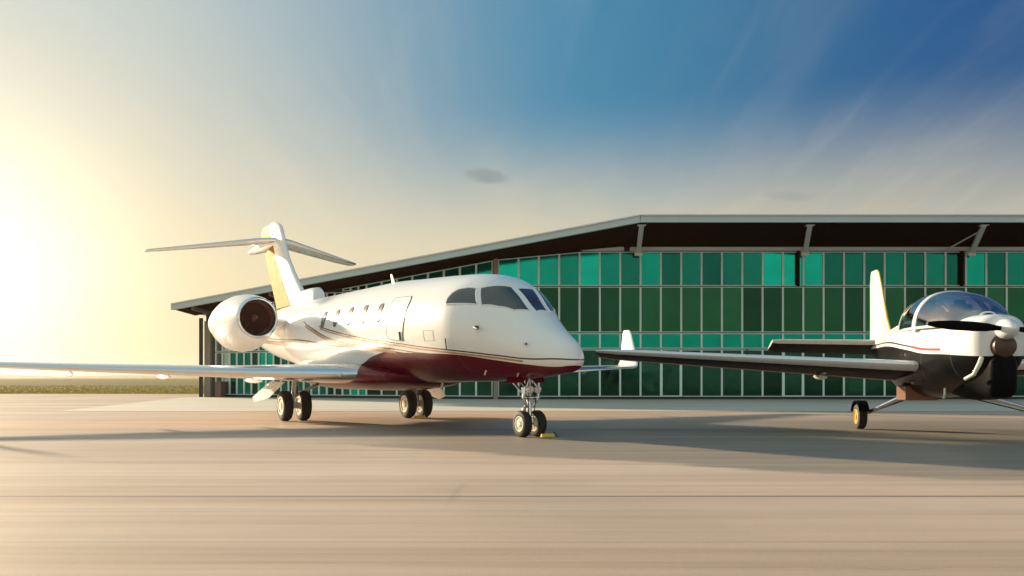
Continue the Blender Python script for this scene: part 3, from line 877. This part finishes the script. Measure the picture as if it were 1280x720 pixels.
# tail fin with rudder
def fin_at(z):
    le = pchip([2.7, 3.09, 3.58, 4.54, 5.2, 5.5, 5.70], [10.4, 11.15, 11.85, 12.95, 13.38, 13.62, 14.2])
    te = pchip([2.7, 3.09, 4.38, 5.2, 5.5, 5.70], [13.9, 14.1, 15.0, 15.5, 15.66, 15.4]); return le(z), te(z)
def vert(zs, f0, f1, tk, name, m, par, gap=0):
    rings = []; n = 14
    for z in zs:
        a, b = fin_at(z); c = b-a
        xs = [f0+(f1-f0)*.5*(1-math.cos(math.pi*i/n)) for i in range(n+1)]
        yt = lambda x: 5*tk(z)*c*(.2969*math.sqrt(max(0, x))-.1260*x-.3516*x*x+.2843*x**3-.1030*x**4)
        rings.append([(-(a+x*c), yt(x)+gap, z) for x in reversed(xs)]+[(-(a+x*c), -yt(x)-gap, z) for x in (xs[1:-1] if f0 == 0 else xs[:])])
    f = MB(); f.loft(rings); return f.build(name, m, par, angle=40)
zs = [2.7, 3.0, 3.3, 3.6, 4.0, 4.5, 5.0, 5.3, 5.5, 5.6, 5.66, 5.70]
tk = lambda z: .095 if z < 5.5 else .095*max(.15, math.sqrt(max(0, 1-((z-5.5)/.21)**2)))
fin = vert(zs, 0, .42, tk, 'tail_fin', M['white'], jet)
rud = vert([3.05, 3.3, 3.6, 4.0, 4.5, 4.95], .43, 1.0, tk, 'rudder', M['fin_sunlight'], fin)  # split set well forward to widen the golden light in its colour
vert([4.97, 5.2, 5.35, 5.5, 5.6, 5.66], .43, 1.0, tk, 'fin_cap', M['fin_sunlight'], fin)
# tailplane
for sg in (-1, 1):
    st = [(0.02, -13.75, 5.12, 1.95, .10, -1), (.5, -14.05, 5.11, 1.75, .09, -1), (2.8, -15.62, 4.87, 1.02, .085, -1), (3.28, -15.98, 4.83, .82, .08, -1), (3.36, -16.15, 4.825, .60, .06, -1)]
    st = [(sg*a[0],)+a[1:] for a in st]
    h = wing_mesh(st, 12, lem=1, camber=-.01).build('tailplane', [M['white'], M['chrome']], jet, angle=40)
f = MB(); f.lathe([(-13.55, .01), (-13.7, .07), (-14.2, .14), (-15.2, .17), (-16.2, .13), (-16.9, .06), (-17.15, .01)], (0, 0, 5.06), 'x', 20, sz=lambda x, w_: 1.0); f.build('tail_bullet', M['white'], jet)

# engines
for sg in (-1, 1):
    c = (-9.03, sg*2.0, 2.45)
    sz = lambda x, w_: (1.24 if w_ < 0 else 1.0) if -2.6 < x < -.35 else (1.10 if w_ < 0 else 1.0)
    def szs(x, w_):
        if w_ >= 0: return 1.0
        u = min(1, max(0, -x/.8))*min(1, max(0, (3.3+x)/1.2)); return 1+.24*u*u*(3-2*u)
    prof = [(-.55, .41), (-.35, .40), (-.15, .405), (-.05, .425), (-.01, .445), (0, .465), (-.02, .487), (-.08, .508), (-.25, .545), (-.5, .585), (-.9, .625), (-1.4, .645), (-2.0, .62), (-2.6, .54), (-3.0, .46), (-3.25, .42), (-3.25, .37), (-2.9, .36)]
    f = MB()
    f.lathe(prof, c, 'x', 56, caps=False, sz=szs, mfun=lambda i, a_: 2 if i < 2 else (1 if i < 7 else 0))
    nac = f.build('engine_nacelle', [M['white'], M['chrome'], M['duct']], jet, angle=60)
    f = MB()
    for k in range(24):
        a = 2*math.pi*k/24
        def pt(r, da, dx): return (c[0]-.42+dx, c[1]+r*math.cos(a+da), c[2]+r*math.sin(a+da))
        f.add([pt(.10, -.12, .03), pt(.25, -.03, .045), pt(.395, .05, .05), pt(.395, .26, -.03), pt(.25, .17, -.03), pt(.10, .18, -.03)], [(0, 1, 4, 5), (1, 2, 3, 4)])
    f.lathe([(-.49, .40), (-.49, .001)], c, 'x', 32, caps=False)
    f.build('fan', M['fan'], nac)
    f = MB(); f.lathe([(-.46, .115), (-.40, .105), (-.32, .07), (-.26, .03), (-.24, .001)], c, 'x', 20, caps=False)
    f.tube([(c[0]-.33+.002*i, c[1]+(.078-.004*i)*math.cos(i*.45), c[2]+(.078-.004*i)*math.sin(i*.45)) for i in range(14)], .008, 5, 1)
    f.build('fan_spinner', [M['fan'], M['white']], nac)
    f = MB(); f.lathe([(-2.7, .34), (-3.3, .30), (-3.55, .26), (-3.55, .22), (-3.0, .001)], c, 'x', 24, caps=False); f.build('exhaust_nozzle', M['steel'], nac)
    rr = []
    for x, hw in ((-.9, .01), (-1.05, .06), (-1.5, .12), (-2.3, .13), (-3.0, .07), (-3.3, .01)):
        ya, yb = sg*.80, sg*1.55
        rr.append([(c[0]+x, ya, 2.42+hw), (c[0]+x, yb, 2.45+hw*.9), (c[0]+x, yb, 2.45-hw*.9), (c[0]+x, ya, 2.42-hw)])
    f = MB(); f.loft(rr); f.build('engine_pylon', M['white'], jet)

# main landing gear
for sg in (-1, 1):
    y = sg*1.55; x = -7.7
    f = MB()
    f.tube([(x+.06, y-sg*.02, 1.0), (x+.03, y, .62)], .075, 16); f.tube([(x+.03, y, .64), (x, y, .34)], .048, 16, 1)
    f.tube([(x, y-.33, .35), (x, y+.33, .35)], .04, 12, 0)
    f.tube([(x-.02, y, .66), (x-.20, y, .50), (x-.05, y, .36)], .022, 8)
    f.tube([(x+.05, y-sg*.05, .62), (x+.03, y-sg*.75, .92)], .035, 10)
    f.box((x, y, .36), (.16, .16, .14))
    lg = f.build('main_landing_gear', [M['steel'], M['chrome']], jet, bevel=0)
    for dy in (-.215, .215): wheel(lg, (x, y+dy, .352), .352, .225, M['hub'])
    f = MB(); f.tube([(x+.10, y+.04, .95), (x+.12, y+.03, .6), (x+.07, y+.03, .40)], .010, 6); f.tube([(x-.06, y-.06, .95), (x-.10, y-.05, .6), (x-.06, y-.03, .40)], .008, 6); f.build('hydraulic_hose', M['rubber'], lg)
    f = MB()   # outboard gear door hanging open
    a = [(x+.45, y+sg*.36, .90), (x-.62, y+sg*.36, .92), (x-.78, y+sg*.72, .56), (x-.35, y+sg*.80, .46), (x+.30, y+sg*.66, .56)]
    b = [(p[0], p[1]+sg*.03, p[2]-.02) for p in a]
    f.add(a+b, [(0, 1, 2, 3, 4), (9, 8, 7, 6, 5)]+[(i, (i+1) % 5, 5+(i+1) % 5, 5+i) for i in range(5)]); f.build('gear_door', M['white'], lg, smooth=False)
# nose landing gear
f = MB()
f.tube([(-.06, 0, 1.05), (-.03, 0, .60)], .062, 16); f.tube([(-.03, 0, .62), (0, 0, .22)], .040, 16, 1)
f.tube([(0, -.22, .222), (0, .22, .222)], .032, 12)
f.tube([(-.04, 0, .62), (-.19, 0, .46), (-.03, 0, .30)], .020, 8); f.tube([(-.19, -.03, .46), (-.19, .03, .46)], .03, 8)
f.tube([(.02, .07, .66), (-.55, .09, 1.02)], .026, 10); f.tube([(.02, -.07, .66), (-.55, -.09, 1.02)], .026, 10)
f.box((-.02, 0, .80), (.15, .22, .07)); f.box((-.02, 0, .64), (.13, .17, .06))
f.tube([(.03, -.14, .66), (.03, .14, .66)], .030, 12, 1)
for s_ in (-1, 1):
    f.tube([(.0, s_*.04, .96), (.05, s_*.135, .80), (.04, s_*.15, .66), (.0, s_*.05, .50)], [.026, .03, .028, .02], 10, 1)
    f.tube([(0, s_*.05, .34), (0, s_*.05, .24)], .03, 8, 1)
ng = f.build('nose_landing_gear', [M['steel'], M['chrome']], jet, smooth=True)
for dy in (-.145, .145): wheel(ng, (0, dy, .222), .222, .15, M['hub'])
for s_ in (-1, 1):
    f = MB(); f.lathe([(.045, .001), (.06, .03), (.05, .062), (0, .065), (-.05, .035), (-.06, .001)], (.10, s_*.075, .80), 'x', 18, caps=False); f.build('taxi_light', M['lamp'], ng)
    f = MB(); a = [(.16, s_*.16, 1.0), (-.42, s_*.18, 1.0), (-.38, s_*.23, .90), (.12, s_*.21, .92)]; b = [(p[0], p[1]+s_*.015, p[2]) for p in a]
    f.add(a+b, [(0, 1, 2, 3), (7, 6, 5, 4)]+[(i, (i+1) % 4, 4+(i+1) % 4, 4+i) for i in range(4)]); f.build('gear_door', M['jet'], ng, smooth=False)
f = MB(); f.tube([(.03, .05, .92), (.07, .07, .6), (.04, .05, .32)], .008, 6); f.tube([(.03, -.03, .92), (.09, -.08, .62), (.04, -.05, .32)], .008, 6); f.build('hydraulic_hose', M['rubber'], ng)

def jl(x, y, z=0):
    c, s = math.cos(JET_ANG), math.sin(JET_ANG); return (JET_ORIGIN[0]+c*x-s*y, JET_ORIGIN[1]+s*x+c*y, z)
def chock(x, y, label, sc=1, rz=0):
    o = root('wheel_chock', jl(x, y), JET_ANG+rz, label, 'wheel chock', 'wheel chocks')
    f = MB(); w, d, h = .20*sc, .13*sc, .095*sc
    for k in (0,):
        pr = [(0, .004), (d, .004), (d*.72, h), (d*.45, h*1.05), (d*.1, h*.35)]
        f.loft([[(p[0], -w, p[1]) for p in pr], [(p[0], w, p[1]) for p in pr]])
    f.build('block', M['yellow'], o, bevel=.008, smooth=False)
    f = MB(); f.tube([(d*.55, w*.9, h), (d*.7, w*1.05, h*1.5), (d*.9, w*1.2, h*.7), (d*1.0, w*1.3, .012), (d*.6, w*1.6, .012)], .009, 6); f.build('rope', M['seat'], o)
    return o
chock(.20, .20, 'yellow chock against the front of the white jet\'s nose wheels', .62)
chock(-7.42, 1.50, 'yellow chock at the jet\'s main wheels on the far side from the camera', .72)
# ------------------------------------------------------------------ propeller plane
prp = root('propeller_plane', (PRP_ORIGIN[0], PRP_ORIGIN[1], 0), PRP_ANG, 'small propeller plane, white above and black below, with a bubble canopy, right of the jet', 'small plane')
pf = body_mesh(PROP, 70, 56, 1).build('fuselage', M['prop'], prp, angle=60)
# cooling slots, exhaust stack, lower cowl chin
f = MB()
CH = Body([(-.02, 1.34, .95, .15, 1.1), (.0, 1.36, .80, .19, 1.05), (.06, 1.36, .70, .205, 1.0), (.4, 1.34, .66, .22, .95), (.9, 1.2, .64, .26, .9), (1.6, 1.0, .70, .2, .85)], 4.0)
body_mesh(CH, 24, 40, 1).build('chin_cowl', M['black'], pf, angle=60)
f = MB(); f.lathe([(.085, .001), (.07, .10), (.03, .165), (-.06, .19), (-.2, .19)], (0, 0, 1.48), 'x', 32, sz=lambda x, w_: 1.0); f.build('air_intake', M['spindark'], pf)
f = MB(); f.tube([(-.10, -.30, 1.30), (-.02, -.36, 1.22), (-.08, -.42, 1.05), (-.3, -.46, .98)], [.035, .035, .03, .03], 12); f.build('exhaust_pipe', M['hub'], pf)
# spinner and two-blade propeller
HUB = (0.16, 0, 1.735)
f = MB(); f.lathe([(.20, .001), (.17, .05), (.10, .10), (0, .145), (-.10, .16), (-.14, .16)], HUB, 'x', 32); f.build('spinner', M['white'], prp)
for a0 in (1, -1):
    rings = []
    for r, c, tw, tk in ((.10, .09, 50, .07), (.18, .12, 42, .06), (.32, .19, 34, .04), (.55, .22, 26, .028), (.85, .20, 20, .02), (1.05, .15, 17, .016), (1.19, .08, 16, .012), (1.22, .03, 16, .008)):
        ring = []
        for k in range(12):
            a = 2*math.pi*k/12; u = c*.37*math.cos(a); w = tk/2*math.sin(a)
            th = R(90-tw)          # blade broad side turned towards the front
            e1 = Vector((math.cos(th), 0, math.sin(th))); e2 = Vector((-math.sin(th), 0, math.cos(th)))
            p = Vector((0, -a0*r, 0))+(e1*u*1.0+e2*w)*1.0
            ring.append(p)
        rings.append(ring)
    rot = Matrix.Rotation(R(-4), 3, 'X')
    rings = [[Vector(HUB)+rot @ p for p in r_] for r_ in rings]
    f = MB(); f.loft(rings, mfun=lambda i, a_: 1 if i >= 6 else 0); f.build('propeller_blade', [M['black'], M['white']], prp)
# canopy
def can_patch(s0, s1, t0, t1, off, nu=18, nv=30):
    f = MB(); vs = []; 
    for i in range(nu+1):
        for j in range(nv+1): vs.append(CAN.P(s0+(s1-s0)*i/nu, t0+(t1-t0)*j/nv, off))
    fs = [(i*(nv+1)+j, i*(nv+1)+j+1, (i+1)*(nv+1)+j+1, (i+1)*(nv+1)+j) for i in range(nu) for j in range(nv)]
    f.add(vs, fs); return f
ws = can_patch(.58, 2.02, 3, 177, 0).build('windshield', M['canopy'], prp, angle=80)
rc = can_patch(2.16, 3.30, 3, 177, 0).build('canopy', M['canopy'], prp, angle=80)
def bow(s, w, par, nm='canopy_frame', r=.03, off=.004, m='white'):
    f = MB(); rings = []
    for j in range(41):
        th = 0+180*j/40; a = Vector(CAN.P(s-w, th, off)); b = Vector(CAN.P(s+w, th, off)); a2 = Vector(CAN.P(s-w, th, off-r)); b2 = Vector(CAN.P(s+w, th, off-r))
        rings.append([a, b, b2, a2])
    f.loft(rings); f.build(nm, M[m], par)
bow(2.09, .085, rc, off=.012); bow(3.28, .028, rc, off=.008)
f = MB()
for th in (4, 176): f.tube([CAN.P(.60+2.7*k/20, th, .004) for k in range(21)], .024, 8)
f.tube([CAN.P(.59, 5+170*k/24, .004) for k in range(25)], .016, 8); f.build('canopy_rail', M['white'], rc)
# cockpit contents
f = MB(); f.box((-1.25, 0, 2.03), (.35, .95, .10)); f.box((-2.3, 0, 1.90), (1.9, 1.0, .18)); f.build('dashboard', M['seat'], prp, bevel=.03)
for yy in (-.26, .26):
    f = MB(); f.box((-2.35, yy, 2.12), (.12, .38, .36), 0, Matrix.Rotation(R(-12), 3, 'Y')); f.box((-2.42, yy, 2.33), (.09, .2, .12)); f.build('seat', M['seat'], prp, bevel=.04)
# wings
for sg in (-1, 1):
    st = [(.30, -1.80, 1.20, 1.75, .15, 9), (.62, -1.82, 1.22, 1.65, .14, 9), (3.4, -1.98, 1.355, 1.32, .13, 8), (5.8, -2.12, 1.475, 1.0, .12, 7), (6.12, -2.20, 1.49, .80, .10, 7), (6.2, -2.32, 1.495, .5, .08, 7)]
    st = [(sg*a[0],)+a[1:] for a in st]
    w = wing_mesh(st, 14, um=0, lm=1, lem=0).build('wing', [M['white'], M['black']], prp, angle=40)
    f = MB(); te = []
    for y, xl, z, c, tk_, inc in st[1:5]: te.append((xl-c*math.cos(R(inc))-.01, y, z-c*math.sin(R(inc))-.004))
    f.tube(te, .016, 6); f.build('trailing_edge_strip', M['pink'], w)
    f = MB(); 
    f.lathe([(.35, .01), (.25, .045), (0, .06), (-.35, .05), (-.6, .02), (-.65, .004)], (-3.05, sg*1.98, 1.02), 'x', 12, sz=lambda x, w_: 1.0); f.box((-2.95, sg*1.98, 1.10), (.30, .035, .14)); f.build('hinge_fairing', M['hub'], w)
    f = MB(); f.tube([(-1.86, sg*3.55, 1.40), (-1.86, sg*3.55, 1.50)], .012, 6); f.build('stall_vane', M['black'], w)
    f = MB(); f.lathe([(.02, .001), (.01, .02), (-.03, .035), (-.12, .03)], (-1.83, sg*.70, 1.22), 'x', 14); f.build('landing_light', M['pink'], w)
# tail
for sg in (-1, 1):
    st = [(.02, -5.75, 1.80, 1.05, .12, 16), (.3, -5.80, 1.80, 1.0, .12, 16), (2.15, -6.0, 1.83, .85, .11, 17), (2.30, -6.08, 1.825, .66, .10, 17)]
    st = [(sg*a[0],)+a[1:] for a in st]
    tp = wing_mesh(st, 12, um=0, lm=1, lem=0, camber=0).build('tailplane', [M['white'], M['black']], prp, angle=40)
st = [(1.72, -5.1, 0, 1.75, .07, 0), (1.95, -5.35, 0, 1.5, .09, 0), (2.3, -5.62, 0, 1.22, .11, 0), (3.1, -6.05, 0, .80, .11, 0), (3.32, -6.18, 0, .62, .10, 0), (3.38, -6.3, 0, .45, .06, 0)]
tf = wing_mesh(st, 12, vertical=True, camber=0, lem=1).build('tail_fin', [M['white'], M['gold']], prp, angle=40)
# main gear: cantilever leg, wheel
for sg in (-1, 1):
    gy = .98 if sg < 0 else 2.35
    f = MB(); a = Vector((-2.75, sg*.10, .80)); b = Vector((-3.85, sg*gy, .30)); q = (a+b)/2+Vector((0, 0, .06))
    f.tube([a, a*.6+b*.4+Vector((0, 0, .05)), b+Vector((.1, -sg*.1, .05)), b], [.055, .048, .040, .036], 12)
    f.tube([b, b+Vector((0, sg*.16, -.05))], .03, 10)
    g = f.build('main_landing_gear', M['chrome'], prp)
    f = MB(); f.tube([a+Vector((-.1, 0, -.04)), b+Vector((-.03, 0, -.03))], .012, 6); f.build('brake_line', M['rubber'], g)
    wheel(g, (-3.85, sg*(gy+.08), .245), .245, .17, M['gold'])
    f = MB(); 
    pts = [(-3.85+.30*math.cos(R(a_)), sg*(gy+.08), .245+.30*math.sin(R(a_))) for a_ in range(20, 165, 12)]
    f.loft([[ (p[0], p[1]-.10, p[2]), (p[0], p[1]+.10, p[2]), (p[0], p[1]+.10, p[2]+.012), (p[0], p[1]-.10, p[2]+.012)] for p in pts]); f.build('mudguard', M['black'], g)
# belly tray panel
f = MB(); f.box((-2.9, -.31, .72), (.5, .58, .27)); f.build('belly_panel', M['brown'], pf, smooth=False, bevel=.02)
f = MB(); f.tube([(-1.2+.0, -.44+.0, .82), (-1.15, -.46, .72), (-1.2, -.46, .66)], .02, 8); f.build('drain_pipe', M['hub'], pf)

# ------------------------------------------------------------------ warm evening haze in the air
mb = MB(); mb.box((0, 1000, 10.5), (5200, 2600, 23)); hz = mb.build('haze', [], None, smooth=False); hz['kind'] = 'stuff'
hm = bpy.data.materials.new('haze_air'); hm.use_nodes = True; t = NT(hm.node_tree); t.n.remove(t.n['Principled BSDF'])
pv = t.new('ShaderNodeVolumePrincipled'); pv.inputs['Color'].default_value = c4(.95, .88, .76); pv.inputs['Density'].default_value = .00012
pv.inputs['Anisotropy'].default_value = .55
t.l.new(pv.outputs[0], t.n['Material Output'].inputs['Volume']); hz.data.materials.append(hm)
